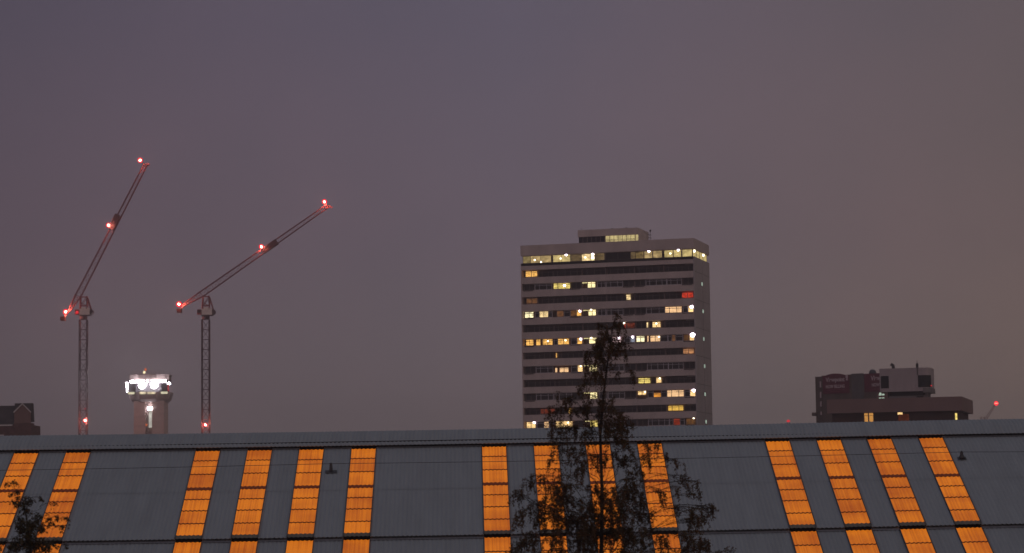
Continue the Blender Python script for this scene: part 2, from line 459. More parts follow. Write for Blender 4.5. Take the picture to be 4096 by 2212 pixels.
def window(x0, x1, z0, z1, pane, name, y=.30, panes=None, frame='frame', transom=True, fw=.055):
    """glazed unit: emissive or dark glass behind a frame of mullions"""
    w = MB(); n = panes or max(1, int(round((x1 - x0) / 1.05)))
    w.box(x0, x1, y + .05, y + .10, z0, z1, 0)
    xs = [x0 + (x1 - x0) * i / n for i in range(n + 1)]
    if n >= 3 and panes is None:
        xs[1] -= (x1 - x0) * .07; xs[-2] += (x1 - x0) * .03
    for i, xx in enumerate(xs):
        h = fw * (.8 if 0 < i < n else 1)
        w.box(xx - h, xx + h, y - .03, y + .047, z0, z1, 1)
    w.box(x0, x1, y - .028, y + .046, z1 - fw * 1.6, z1, 1); w.box(x0, x1, y - .028, y + .046, z0, z0 + fw * 1.6, 1)
    if transom:
        zt = z0 + (z1 - z0) * .72
        w.box(x0, x1, y - .026, y + .045, zt - fw * .7, zt + fw * .7, 1)
    return w.build(name, [pane, M[frame]], tower)

LIT = {
 1: [(0.78, 3.24, 'amber')],
 2: [(6.57, 10.02, 'yellow'), (12.39, 13.50, 't'), (13.53, 15.14, 'bright')],
 3: [(21.2, 22.15, 'pale'), (32.3, 34.61, 'red'), (0.88, 3.19, 'dim')],
 4: [(0.62, 2.44, 'green'), (3.62, 5.46, 'pale'), (7.17, 8.62, 'dim'), (9.98, 11.16, 'brown'), (11.2, 12.21, 'amber'), (12.5, 13.55, 't'), (13.58, 15.17, 'bright'), (28.97, 32.33, 'peach'), (33.57, 34.64, 'warm')],
 5: [(20.66, 21.0, 'red'), (21.13, 22.94, 'dimred'), (25.14, 25.56, 'pale'), (26.32, 28.0, 'warm')],
 6: [(0.77, 2.37, 'amber'), (2.85, 3.8, 'amber'), (4.19, 6.29, 'amber'), (7.32, 9.64, 'amber'), (11.24, 12.3, 'amber'), (12.5, 13.6, 't'), (13.63, 15.17, 'bright'), (18.24, 20.19, 'pink'), (21.97, 22.9, 'blue'), (23.15, 24.84, 'green'), (25.29, 25.68, 'peach'), (25.93, 27.95, 'peach'), (30.22, 30.97, 'dim'), (32.56, 33.64, 'brown'), (33.72, 34.7, 'warm')],
 7: [(6.73, 7.07, 'amber'), (32.33, 34.5, 'copper')],
 8: [(6.64, 7.17, 'peach'), (7.55, 9.44, 'peach'), (11.24, 12.32, 'warm'), (12.5, 13.6, 't'), (13.63, 15.2, 'bright')],
 9: [(23.31, 25.78, 'yellow'), (26.87, 27.99, 'warm')],
 10: [(12.36, 13.64, 't'), (13.68, 15.16, 'bright'), (23.26, 24.98, 'warm'), (26.4, 27.91, 'orange'), (29.08, 32.42, 'peach'), (33.62, 34.7, 'warm')],
 11: [(3.47, 6.48, 'dimred'), (9.19, 9.83, 'amber'), (29.14, 32.23, 'gold')],
 12: [(0.67, 2.57, 'warm'), (4.26, 5.27, 'peach'), (6.62, 10.09, 'warm'), (12.5, 13.55, 't'), (13.62, 15.24, 'yellow'), (30.23, 31.57, 'ember'), (32.73, 34.64, 'brown')]}
EVEN = [(.6, 2.6), (2.8, 6.25), (6.55, 9.95), (10.0, 12.15), (12.45, 15.15), (15.5, 17.1), (17.35, 20.6), (20.75, 22.85), (23.1, 25.1), (25.3, 29.4), (29.5, 32.4), (32.6, 34.62)]
ODD = [(.45, 6.3), (6.5, 12.25), (12.45, 17.1), (17.35, 22.85), (23.05, 28.75), (28.95, 34.65)]
BALC = {0, 3, 7, 8, 11}
for row in range(1, 13):
    zt_, zb_ = ZT + pale[row - 1][1], ZT + pale[row][0]
    even = row % 2 == 0
    lit = sorted(LIT[row])
    for a, bb, k in lit:
        if k == 't': z0, z1 = zt_ - .36, zt_ - .04
        elif even: z0, z1 = zb_ + .02, zt_ - .04
        else: z0, z1 = zb_ + .12, zt_ - .16
        if row == 8 and k == 'peach': z1 -= .35
        if row == 10 and k == 'orange': z1 -= .42
        if row == 10 and k == 'warm' and a < 25: z0 += .5
        window(a, bb, z0, z1, M[k], 'lit_window', y=.30 if even else .62, frame='frame_dim', transom=(k not in ('t', 'dim', 'brown', 'red', 'dimred') and bb - a > .8), fw=.062)
    for i, (a, bb) in enumerate(EVEN if even else ODD):
        segs = [(a, bb)]
        for la, lb, _ in lit:
            ns = []
            for sa, sb in segs:
                if lb <= sa or la >= sb: ns.append((sa, sb)); continue
                if la - sa > .7: ns.append((sa, la - .06))
                if sb - lb > .7: ns.append((lb + .06, sb))
            segs = ns
        for sa, sb in segs:
            if even and i in BALC and sb - sa > 1.5:
                window(sa, sb, zb_ + .04, zt_ - .04, M['glass'], 'window', y=.62, panes=2, frame='frame_dim', transom=False)
            elif even:
                window(sa, sb, zb_ + .02, zt_ - .05, M['glass'], 'window', y=.30, frame='frame', fw=.05)
            else:
                window(sa, sb, zb_ + .04, zt_ - .2, M['glass'], 'window', y=.98, frame='frame_dim', fw=.045)
    if even:                                # black trays under the balcony bays
        for i in BALC:
            a, bb = EVEN[i]
            t_ = MB(); t_.box(a - .05, bb - .1, -.09, 0, zb_ - .16, zb_ - .03)
            t_.build('balcony_tray', M['ledge'], tower)
# glazed top storey
for a, bb, k in [(0.4, 1.94, 'olive'), (1.94, 6.22, 'mid'), (6.56, 10.14, 'mid2'), (10.23, 12.43, 'dimolive'), (12.43, 14.21, 'pale'), (14.21, 15.06, 'bright'),
                 (15.06, 17.08, 'dimolive'), (17.25, 22.29, 'glass'), (22.29, 23.29, 'dimolive'), (23.29, 24.96, 'plant_lit'), (25.05, 26.71, 'mid'), (26.8, 28.63, 'mid'),
                 (29.04, 30.79, 'mid2'), (30.87, 32.44, 'mid2'), (32.61, 34.59, 'mid2')]:
    window(a, bb, ZT - 3.58, ZT - 2.11, M[k], 'window' if k == 'glass' else 'lit_window', y=.28, panes=max(1, int((bb - a) / 1.7)), frame='frame_dim', transom=False, fw=.045)
b = MB()
ys = [.45, 3.6, 6.6, 10.0, 13.6]
for i in range(4): b.box(WX - .4, WX - .36, ys[i] + .1, ys[i + 1] - .1, ZT - 3.53, ZT - 2.11, 0)
for y in ys: b.box(WX - .42, WX - .3, y - .1, y + .1, ZT - 3.54, ZT - 2.11, 1)
b.build('lit_window', [M['mid2'], M['frame_dim']], tower, label='glazing that turns the corner of the top storey')
for s, z in ((6.73, -8.37), (7.23, -13.72), (7.34, -19.15), (7.61, -24.49), (7.5, -29.98), (7.9, -35.35)):
    b = MB(); b.box(WX, WX + .03, s - .55, s + .75, ZT + z - .33, ZT + z + .33, 0)
    b.box(WX + .002, WX + .05, s - .62, s - .5, ZT + z - .4, ZT + z + .4, 1); b.box(WX + .002, WX + .05, s + .05, s + .12, ZT + z - .4, ZT + z + .4, 1)
    b.build('stair_window', [M['fluor'], M['ledge']], tower)
LAMPS = [(2.88, -2.95, 'y'), (4.16, -3.40, 'y'), (8.19, -2.87, 'y'), (9.31, -2.22, 'w'), (13.2, -2.88, 'y'), (14.73, -2.32, 'w'), (14.72, -2.98, 'w'), (26.03, -2.2, 'w'), (30.31, -2.81, 'y'), (31.9, -2.2, 'w'),
         (8.87, -8.27, 'w'), (11.93, -13.43, 'w'), (34.32, -13.38, 'W'), (20.8, -16.07, 'y'), (27.25, -16.37, 'y'), (5.34, -19.1, 'y'), (8.93, -19.05, 'y'), (12.02, -18.93, 'w'), (22.48, -18.85, 'w'), (27.7, -18.99, 'y'),
         (34.45, -18.78, 'V'), (11.93, -24.23, 'y'), (34.38, -29.56, 'W'), (34.27, -34.89, 'y'), (19.68, -18.93, 'w'), (2.32, -35.05, 'w'), (9.19, -35.2, 'y'), (27.72, -27.06, 'y'), (24.73, -29.6, 'y'), (14.2, -13.2, 'y'), (14.15, -18.75, 'y')]
for s, z, k in LAMPS:
    rad = {'y': .18, 'w': .24, 'W': .34, 'V': .52}[k]
    b = MB(); b.ball((s, .14, ZT + z), rad, sy=.5, sz=.85)
    b.bar((s, .16, ZT + z), (s, .34, ZT + z), .08, 1)
    b.build('lamp', [M['lamp_y'] if k == 'y' else M['lamp_w'], M['ledge']], tower, smooth=True)
b = MB()
for s, y in ((WX - .28, 1.6), (WX - .28, 10.0)):
    b.ball((s, y, ZT - 2.4), .26)
b.build('lamp', M['lamp_y'], tower, smooth=True)
# rooftop plant storey
ph0 = 4.5
b = MB()
b.box(10.57, 22.84, ph0, 13.8, ZT + 1.72, ZT + 3.08); b.box(10.65, 22.80, ph0 + .5, 13.75, ZT - .7, ZT + 1.719)
b.box(10.6, 22.82, ph0 + .02, ph0 + .5, ZT - .7, ZT + .42)
b.build('plant_storey', M['render'], tower)
w = MB()
for i in range(6):
    a = 10.72 + i * .9; w.box(a, a + .78, ph0 + .3, ph0 + .45, ZT + .46, ZT + 1.7, 0); w.box(a + .78, a + .9, ph0 + .1, ph0 + .45, ZT + .43, ZT + 1.71, 1)
w.build('window', [M['glass_blue'], M['frame_dim']], tower)
w = MB(); w.box(16.2, 22.2, ph0 + .3, ph0 + .45, ZT + .46, ZT + 1.7, 0)
for i in range(8): w.box(16.15 + i * .86, 16.22 + i * .86, ph0 + .2, ph0 + .29, ZT + .45, ZT + 1.7, 1)
for z in (.68, .9): w.box(16.2, 22.2, ph0 + .22, ph0 + .28, ZT + z, ZT + z + .06, 1)
w.box(22.35, 22.8, ph0 + .3, ph0 + .45, ZT + .46, ZT + 1.7, 0)
M['plant_win'] = glow('lit plant storey', (1, .80, .36), .62, .3, 1.2)
w.build('lit_window', [M['plant_win'], M['frame_dim']], tower)
b = MB()
for s in (17.4, 20.3): b.ball((s, ph0 + 1, ZT + 3.12), .3, sz=.7)
b.bar((11.3, ph0 + .2, ZT + 3.08), (11.3, ph0 + .2, ZT + 3.5), .06)
b.build('vent_cowl', M['antenna'], tower)
b = MB()
b.bar((23.25, 13.5, ZT + .2), (23.25, 13.5, ZT + 3.5), .07)
b.ball((23.3, 13.4, ZT + 3.35), .26, sx=.7)
for z, d in ((2.5, .5), (1.9, .35), (1.25, .45)): b.bar((22.82, 13.2, ZT + z + .1), (23.5, 13.5, ZT + z), .08)
b.path([(22.9, 9.5, ZT + 3.0), (22.95, 11, ZT + 2.6), (23.1, 12.6, ZT + 2.45), (23.25, 13.5, ZT + 2.5)], .03, .03)
b.build('antenna', M['antenna'], tower)

# ------------------------------------------------------------------ tower cranes
def lattice(mb, a, b, w, d, chord, lace, n, up=(0, 0, 1), taper=1.0, mi=0):
    """square lattice beam from a to b; w across (screen plane), d deep"""
    a = Vector(a); b = Vector(b); ax = (b - a).normalized(); dy = Vector((0, 1, 0))
    sd = ax.cross(dy).normalized()
    def cr(u):
        c = a.lerp(b, u); k = 1 + (taper - 1) * u
        return [c + sd * (w / 2 * k * i) + dy * (d / 2 * k * j) for i, j in ((-1, -1), (1, -1), (1, 1), (-1, 1))]
    for i in range(4): mb.bar(cr(0)[i], cr(1)[i], chord, mi)
    for k in range(n):
        p, q = cr(k / n), cr((k + 1) / n)
        for i in range(4):
            j = (i + 1) % 4
            mb.bar(p[i], p[j], lace, mi)
            mb.bar(p[i], q[j], lace, mi) if k % 2 else mb.bar(p[j], q[i], lace, mi)
    q = cr(1)
    for i in range(4): mb.bar(q[i], q[(i + 1) % 4], lace, mi)

def beacon(parent, p, r=.5, arm=None):
    b = MB(); b.ball(p, r * .36, 0); b.ball(p, r, 1)
    if arm: b.bar(arm, p, .12, 2)
    b.build('beacon', [M['core_hot'], M['globe_red'], M['crane_red']], parent, smooth=True)

def crane(base, label, pts):
    bx, by = base
    t = thing('tower_crane', label, 'crane', (bx, by, 0), 0, 'luffing tower cranes on the building site')
    V = lambda x, z, y=0.0: Vector((x - bx, y, z + EYE))
    zt = pts['ring'] + EYE
    b = MB(); lattice(b, (0, 0, 0), (0, 0, zt - 1.1), 1.95, 1.95, .24, .11, int(zt / 2.65)); b.build('mast', M['crane_dark'], t)
    b = MB(); b.prism([(1.05 * math.cos(k * PI / 6), 1.05 * math.sin(k * PI / 6)) for k in range(12)], zt - 1.15, zt - .1)
    b.box(-1.1, 2.0, -1.1, 1.1, zt - .1, zt + .12); b.build('slewing_ring', M['crane_dark'], t)
    b = MB(); b.box(-.95, 1.75, -1.0, 1.0, zt + .12, zt + 1.75); b.box(-.5, 1.1, -.8, .8, zt + 1.75, zt + 2.15)
    for k in range(4): b.box(-.8 + k * .6, -.75 + k * .6, -1.03, -1.0, zt + .2, zt + 1.7)
    b.build('machinery_house', M['crane_white'], t)
    cab = MB(); cab.prism([(-2.15, -.8), (-1.15, -.8), (-1.15, .8), (-2.15, .8), (-2.3, .3), (-2.3, -.3)], zt + .25, zt + 1.6)
    cab.box(-2.2, -1.2, -.82, -.80, zt + .75, zt + 1.4, 1)
    cab.build('cab', [M['crane_cab'], M['glass']], t)
    b = MB(); n = 14
    b.v += [(1.95 + .72 * math.cos(2 * PI * k / n), y, zt + .9 + .72 * math.sin(2 * PI * k / n)) for y in (-.9, .9) for k in range(n)]
    for k in range(n): b.f.append((k, (k + 1) % n, n + (k + 1) % n, n + k)); b.m.append(0)
    b.f.append(tuple(range(n))); b.f.append(tuple(range(n, 2 * n))); b.m += [0, 0]
    b.build('winch_drum', M['crane_dark'], t)
    piv = V(*pts['pivot'])
    b = MB()
    for y in (-.8, .8):
        b.bar((-.85, y, zt + 1.7), (piv.x, y * .6, piv.z), .26); b.bar((1.0, y, zt + 1.7), (.95, y, piv.z), .26)
        b.bar((.95, y, piv.z), (2.1, y, zt + 1.3), .20); b.bar((-.8, y, zt + 2.6), (1.0, y, zt + 2.6), .2)
        b.bar((-.8, y, zt + 2.6), (.95, y, piv.z - .1), .14); b.bar((piv.x, y * .6, piv.z), (.95, y, piv.z - .1), .2)
        b.bar((-.8, y, zt + 3.4), (1.0, y, zt + 2.6), .14)
    b.bar((.95, -.8, piv.z), (.95, .8, piv.z), .3)
    b.build('gantry', M['crane_red'], t)
    tip = V(*pts['tip']); tail = V(*pts['tail'])
    ax = (tip - piv).normalized(); nrm = Vector((-ax.z, 0, ax.x))
    c0 = piv + nrm * .75; c1 = tip + nrm * .4
    b = MB(); n = int((c1 - c0).length / 1.75)
    lattice(b, c0, c1, 1.5, 1.25, .155, .07, n, taper=.62); jib = b.build('jib', M['crane_red'], t)
    b = MB(); d0, d1 = V(*pts['box0']), V(*pts['box1'])
    lattice(b, d0, d1, 1.25, 1.25, .3, .2, 6); b.bar(d0, d1, 1.3)
    b.build('jib_sleeve', M['crane_dark'], jib)
    b = MB(); b.bar(tip + nrm * .3 - ax * .6, tip + ax * .9 - Vector((-.3, 0, .55)), .34, 0, .2); b.bar(tip + nrm * .9 - ax * .5, tip + ax * .4, .2)
    b.bar(tip + ax * .5, tip + ax * .6 - Vector((-.35, 0, 1.0)), .12)
    b.build('jib_head', M['crane_red'], jib)
    b = MB(); lattice(b, c0, tail, 1.5, 1.25, .2, .11, 4, taper=.32); cj = b.build('counter_jib', M['crane_red'], t)
    wv = V(*pts['weight']); b = MB(); b.box(wv.x - .62, wv.x + .62, -.9, .9, wv.z - .5, wv.z + .5); b.box(wv.x - .5, wv.x + .5, -.92, .92, wv.z - .55, wv.z + .55)
    b.bar(tail, wv, .2); b.build('counterweight', M['weight'], t)
    beacon(t, V(*pts['lamp_tip'], -.9), .68, tip + nrm * .6 - ax * .3)
    beacon(t, V(*pts['lamp_mid'], -.9), .64, d1.lerp(d0, .1))
    beacon(t, V(*pts['lamp_tail'], -.9), .76, tail)
    beacon(t, V(*pts['lamp_low'], -1.25), .56, V(pts['lamp_low'][0], pts['lamp_low'][1] - .3, -.9))
    for p, rad in pts.get('small', ()):
        b = MB(); b.ball(V(*p, -1.2), rad); b.bar(V(*p, -1.2), V(p[0] + .4, p[1], -.7), .1, 1)
        b.build('beacon', [M['globe_red_soft'], M['crane_red']], t, smooth=True)
    return t
crane((-114.68, 640), 'luffing tower crane with the steeply raised jib and red beacons', dict(ring=52.3, pivot=(-115.45, 57.3), tip=(-97.75, 92.7),
      lamp_tip=(-99.51, 93.89), lamp_mid=(-107.98, 76.44), box0=(-105.55, 79.2), box1=(-107.35, 75.5), tail=(-118.5, 53.6), weight=(-120.15, 51.5),
      lamp_tail=(-119.32, 53.26), lamp_low=(-113.94, 24.19), small=(((-116.2, 53.1), .42), ((-113.95, 27.31), .16))))
crane((-82.01, 640), 'luffing tower crane with the shallow slanting jib and red beacons', dict(ring=51.88, pivot=(-82.7, 57.0), tip=(-49.0, 80.7),
      lamp_tip=(-50.06, 82.0), lamp_mid=(-67.0, 70.12), box0=(-62.9, 71.5), box1=(-66.7, 68.95), tail=(-88.0, 54.7), weight=(-89.04, 53.2),
      lamp_tail=(-89.04, 54.93), lamp_low=(-81.97, 22.64)))

# far cranes, mostly lost in the haze or behind the shed
fc = thing('distant_crane', 'faint distant crane jib tipped by a round red beacon', 'crane', (214.5, 1100, 0))
b = MB(); lattice(b, (0, 0, 0), (0, 0, 38 + EYE), 1.6, 1.6, .16, .08, 16); b.build('mast', M['crane_red'], fc)
b = MB(); lattice(b, (0, 0, 35 + EYE), (5.6, 0, 43.2 + EYE), 1.0, .9, .09, .04, 6, taper=.6); b.build('jib', M['crane_red'], fc)
b = MB(); b.ball((6.15, -1.2, 44.14 + EYE), .55, 0, sx=1.5, sz=.6); b.ball((6.15, -1.2, 44.14 + EYE), 1.05, 1); b.bar((5.6, 0, 43.2 + EYE), (6.15, -1.2, 44 + EYE), .2, 2)
b.build('beacon', [M['hot_red_small'], M['globe_red'], M['crane_red']], fc, smooth=True)
fm = thing('beacon_mast', 'tiny red beacon on a far mast showing just above the shed ridge', 'mast', (125.53, 1100, 0))
b = MB(); lattice(b, (0, 0, 0), (0, 0, 36.6 + EYE), 1.0, 1.0, .25, .12, 16); b.build('mast', M['crane_red'], fm)
b = MB(); b.ball((0, 0, 37.33 + EYE), .75, 0, sx=1.1, sz=.75); b.build('beacon', M['globe_red_soft'], fm, smooth=True)

# ------------------------------------------------------------------ concrete core under construction
ct = thing('core_tower', 'floodlit concrete core under construction between the two tower cranes', 'tower', (-100.22, 660, 0))
def Z(z): return z + EYE
for a, bb in ((-4.15, -.95), (.85, 4.15)):
    b = MB(); b.box(a, bb, 0, 8, 0, Z(30.2)); 
    for k in range(12): b.box(a - .03, bb + .03, -.03, 0, Z(29.5 - k * 2.6) - .06, Z(29.5 - k * 2.6))
    b.build('shaft_wall', M['core'], ct)
b = MB(); b.box(-.95, .85, 1.8, 2.2, 0, Z(30.2)); b.build('shaft_back', M['core'], ct)
b = MB(); lattice(b, (-.5, .5, 0), (-.5, .5, Z(29.4)), .6, .6, .1, .08, 26); b.build('hoist_mast', M['screen'], ct)
b = MB(); b.box(-.2, .75, 1.2, 1.3, Z(22.9), Z(27.6)); b.build('lit_slot', M['shaft_light'], ct)
b = MB(); b.box(-.35, .85, -.2, .2, Z(27.72), Z(28.5)); b.build('work_lamp', M['strip_white'], ct, label='square white work lamp at the top of the slot')
b = MB(); b.ball((-.65, -.1, Z(23.6)), .3); b.build('work_lamp', M['amber_lamp'], ct, smooth=True, label='small orange work lamp low in the slot')
# tapered collar
def octo(x0, x1, d, c=.28):
    y0, y1 = -d, 8 + d; cx, cy = (x1 - x0) * c, (y1 - y0) * c
    return [(x0 + cx, y0), (x1 - cx, y0), (x1, y0 + cy), (x1, y1 - cy), (x1 - cx, y1), (x0 + cx, y1), (x0, y1 - cy), (x0, y0 + cy)]
def ring(x0, x1, d0, z0, x2, x3, d1, z1, name, mat, label=None):
    b = MB()
    lo = [(x, y, z0) for x, y in octo(x0, x1, d0)]; hi = [(x, y, z1) for x, y in octo(x2, x3, d1)]
    b.face(lo[::-1]); b.face(hi)
    for i in range(8):
        j = (i + 1) % 8; b.face([lo[i], lo[j], hi[j], hi[i]])
    return b.build(name, mat, ct, label=label)
ring(-4.6, 4.6, .6, Z(29.9), -5.3, 5.35, 1.4, Z(30.6), 'work_platform', M['screen'])
ring(-5.3, 5.35, 1.4, Z(30.6), -5.85, 5.8, 1.7, Z(32.6), 'guard_screen', M['screen'])
b = MB()
for x0, x1 in ((-5.2, -3.55), (3.55, 5.25)): b.box(x0, x1, -1.3, 2, Z(32.6), Z(35.1))
b.box(-3.5, 3.5, .4, 1.2, Z(32.6), Z(35.2)); b.build('formwork', M['screen_dark'], ct)
b = MB()
b.prism(octo(-5.55, 5.3, 1.2), Z(35.85), Z(37.2)); b.prism(octo(-5.75, 5.45, 1.35), Z(37.2), Z(37.5))
b.build('top_deck', M['screen'], ct)
b = MB()
for k in range(9):
    xx = -4.6 + k * 1.1; b.bar((xx, -1.1, Z(37.5)), (xx, -1.1, Z(38.35)), .09)
b.bar((-4.6, -1.1, Z(38.35)), (4.2, -1.1, Z(38.35)), .08); b.bar((-4.6, -1.1, Z(37.9)), (4.2, -1.1, Z(37.9)), .07)
b.build('guard_rail', M['screen'], ct)
b = MB(); b.ball((-1.1, -1.2, Z(37.95)), .36); b.build('work_lamp', M['cream_lamp'], ct, smooth=True, label='cream lamp on the top deck')
b = MB(); b.ball((-.76, -1.2, Z(38.75)), .36, sx=1, sz=1.1); b.bar((-.76, -1.2, Z(37.5)), (-.76, -1.2, Z(38.5)), .1, 1); b.build('beacon', [M['amber_lamp'], M['screen']], ct, smooth=True)
for x0, x1 in ((-4.9, -1.2), (.88, 3.1), (3.45, 4.85), (-.45, .1)):
    b = MB(); b.box(x0, x1, -1.55, -1.3, Z(35.12), Z(35.78)); b.build('strip_light', M['strip_white'], ct)
for xx in (-1.55, 1.75):
    b = MB(); n = 18
    for y, rr_ in ((-2.1, 1.02), (-1.5, .6)):
        b.v += [(xx + rr_ * math.cos(2 * PI * k / n), y, Z(34.45) + rr_ * math.sin(2 * PI * k / n)) for k in range(n)]
    b.f.append(tuple(range(n))); b.m.append(0)
    for k in range(n): b.f.append((k, (k + 1) % n, n + (k + 1) % n, n + k)); b.m.append(1)
    b.bar((xx, -1.5, Z(34.4)), (xx, .5, Z(34.2)), .2, 1)
    b.build('floodlight', [M['flood'], M['screen_dark']], ct)
b = MB(); b.bar((-5.8, -1.6, Z(35.2)), (-5.72, -1.6, Z(32.6)), .5, 0, .22); b.build('strip_light', M['strip_white'], ct, label='upright strip light at the platform corner')
b = MB(); b.ball((5.75, -1.6, Z(34.8)), .42, sx=1, sz=.8); b.build('work_lamp', M['strip_white'], ct, smooth=True)
b = MB(); b.bar((5.5, -1.6, Z(34.2)), (5.6, -1.6, Z(32.7)), .3); b.build('red_light', M['red_strip'], ct)
for x0, x1, k in ((-5.45, -3.7, 'strip_cream'), (-2.3, -.6, 'strip_warm'), (-.1, 2.0, 'strip_warm'), (3.6, 5.4, 'strip_cream')):
    b = MB(); b.box(x0, x1, -1.78, -1.72, Z(31.98), Z(32.58)); b.build('deck_light', M[k], ct)

# ------------------------------------------------------------------ brick building with a gable
hs = thing('brick_building', 'dark brick building with a white edged gable at its roofline', 'building', (-93.68, 450, 0))
b = MB(); b.box(-9, 3.28, .2, 9, 0, Z(16.4)); b.box(.02, 3.3, 0, 3, 0, Z(16.75)); b.build('wall', M['brick'], hs)
b = MB(); b.extrude([(0, Z(16.45)), (5, Z(16.45)), (2.2, Z(20.06)), (1.2, Z(20.06))], -9, -.02); b.build('roof', M['slate'], hs)
b = MB(); b.box(-9, -.2, -.12, .0, Z(16.22), Z(16.48)); b.build('gutter', M['barge'], hs)
b = MB(); b.box(-9, -1.8, .08, .2, Z(14.4), Z(14.62)); b.build('string_course', M['barge'], hs)
g_ = MB()
for y in (0, .3): g_.v += [(.12, y, Z(16.75)), (3.22, y, Z(16.75)), (3.22, y, Z(18.8)), (1.67, y, Z(20.25)), (.12, y, Z(18.8))]
g_.f += [(0, 1, 2, 3, 4), (9, 8, 7, 6, 5)] + [(i, (i + 1) % 5, 5 + (i + 1) % 5, 5 + i) for i in range(5)]; g_.m += [0] * 7
g_.build('gable', M['brick_pale'], hs)
b = MB(); b.bar((.02, -.1, Z(18.72)), (1.69, -.1, Z(20.36)), .2); b.bar((3.28, -.1, Z(18.72)), (1.65, -.1, Z(20.36)), .2); b.build('bargeboard', M['barge'], hs)
b = MB(); b.extrude([(.4, Z(17)), (3.2, Z(17)), (2.2, Z(20.48)), (.5, Z(20.46))], .1, 3.3); b.build('roof', M['slate'], hs)

# ------------------------------------------------------------------ block with banners
bb_ = thing('wrapped_block', 'dark sheeted block hung with maroon sale banners behind the plant room', 'building', (71.823, 470, 0), -math.radians(30))
TOPB = EYE + 25.158
b = MB(); b.box(-12.4, 5, .12, 12, 0, TOPB - .1); b.box(-13.9, -12.4, .5, 10, 0, TOPB - .25); b.build('wall', M['wrap'], bb_)
b = MB(); b.box(-6.0, -3.45, .02, .11, TOPB - 9, TOPB + .05); b.build('netting', M['wrap_grey'], bb_)
b = MB()
for z1, z0 in ((-1.23, -2.41), (-3.3, -4.5), (-5.2, -6.2), (-7.2, -7.9)): b.box(-12.75, -12.5, -.05, .12, TOPB + z0, TOPB + z1)
b.build('scaffold_gap', M['banner_text'], bb_)
b = MB(); b.box(-14.6, -13.7, 0, 3, TOPB - 8, TOPB - 7.35); b.build('loading_bay', M['wrap'], bb_)
b = MB(); b.ball((-1.85, .8, TOPB + .05), .74, sz=1.0); b.build('dome', M['dome'], bb_, smooth=True)
def text_mesh(s, x0, x1, z, h, parent, mat, y, name='lettering'):
    cu = bpy.data.curves.new('lettering', 'FONT'); cu.body = s; cu.size = 1; cu.offset = .035; cu.extrude = .01
    o = bpy.data.objects.new('tmp', cu); col.objects.link(o)
    me = bpy.data.meshes.new_from_object(o); bpy.data.objects.remove(o)
    xs = [v.co.x for v in me.vertices]; ys = [v.co.y for v in me.vertices]
    a, w, c, hh = min(xs), max(xs) - min(xs), min(ys), max(ys) - min(ys)
    for v in me.vertices:
        v.co = (x0 + (v.co.x - a) / w * (x1 - x0), y - v.co.z, z + (v.co.y - c) / hh * h)
    me.materials.append(mat)
    o = bpy.data.objects.new(name, me); col.objects.link(o); o.parent = parent
    return o
def banner(x0, x1, z0, z1, bulge, lines, label, patch=None):
    n = 14
    m_ = MB(); rows = []
    for j in range(7):
        v = j / 6; row = []
        for i in range(n + 1):
            u = i / n
            zt_ = z1 + (bulge * max(0, math.sin(PI * min(1, max(0, (u - .12) / .7)))) ** .5 if bulge else 0)
            row.append((x0 + (x1 - x0) * u, -.02 - .05 * math.sin(u * 9 + v * 2) * math.sin(v * PI), z0 + (zt_ - z0) * v))
        rows.append(row)
    m_.grid(rows); m_.grid([[(p[0], .1, p[2]) for p in r_] for r_ in rows])
    bo = m_.build('banner', M['banner'], bb_, label=label)
    for s, a, c, z, h, mt in lines: text_mesh(s, a, c, z, h, bo, M[mt], -.09)
    if patch:
        p = MB(); p.box(patch[0], patch[1], -.1, -.07, patch[2] + .45, patch[3]); p.box(patch[0] + .06, patch[1] - .05, -.1, -.07, patch[2], patch[2] + .38)
        p.build('emblem', M['banner_text'], bo)
    return bo
bn = banner(-12.1, -6.5, TOPB - 3.75, TOPB - .2, .42, [('Viewpoint', -11.45, -7.42, TOPB - 1.66, 1.12, 'banner_text'), ('NOW SELLING', -11.42, -7.47, TOPB - 2.66, .66, 'banner_text')],
       'full maroon banner with white lettering', (-7.19, -6.72, TOPB - 1.22, TOPB - .18))
p = MB(); p.box(-11.2, -7.6, -.1, -.07, TOPB - 3.06, TOPB - 3.0); p.box(-10.5, -8.5, -.1, -.07, TOPB - 3.42, TOPB - 3.36); p.build('small_print', M['banner_pink'], bn)
banner(-3.3, 3.0, TOPB - 3.7, TOPB - .08, 0, [('Viewpoint', -1.95, 2.3, TOPB - 1.75, 1.22, 'banner_text'), ('NOW SELLING', -1.75, 2.3, TOPB - 2.66, .68, 'banner_text')],
       'maroon banner half hidden by the plant room')
p = MB(); p.box(-1.7, 2.0, -.1, -.07, TOPB - 3.2, TOPB - 3.14)
p.build('small_print', M['banner_pink'], bb_.children[-1])

# ------------------------------------------------------------------ low block with the rooftop plant room
fb = thing('fascia_block', 'low brown block with a deep roof fascia and a pale rooftop plant room', 'building', (80.18, 430, 0), -TPSI)
TF = EYE + 18.599
b = MB(); b.box(-24.2, 0, 0, 20, TF - 2.5, TF); b.build('fascia', M['fascia'], fb)
b = MB(); b.box(-23.5, -.8, 1.2, 19, 0, TF - 2.5)
b.build('wall', M['recess'], fb)
b = MB(); b.box(-23.9, -.5, .1, 1.2, 0, TF - 4.3); b.build('balcony_front', M['fascia'], fb)
b = MB()
for x0, x1 in ((-17.66, -17.0), (-16.8, -16.05)): b.box(x0 + .05, x1, 1.1, 1.15, TF - 4.15, TF - 3.05, 0); b.box(x0, x1, 1.1, 1.15, TF - 2.98, TF - 2.58, 0)
b.box(-17.75, -15.95, 1.15, 1.19, TF - 4.2, TF - 2.53, 1)
M['fb_amber'] = glow('amber flat window', (1, .46, .11), .60, .15, 2); M['fb_dim'] = glow('dim red flat', (1, .2, .06), .06, .6, 1)
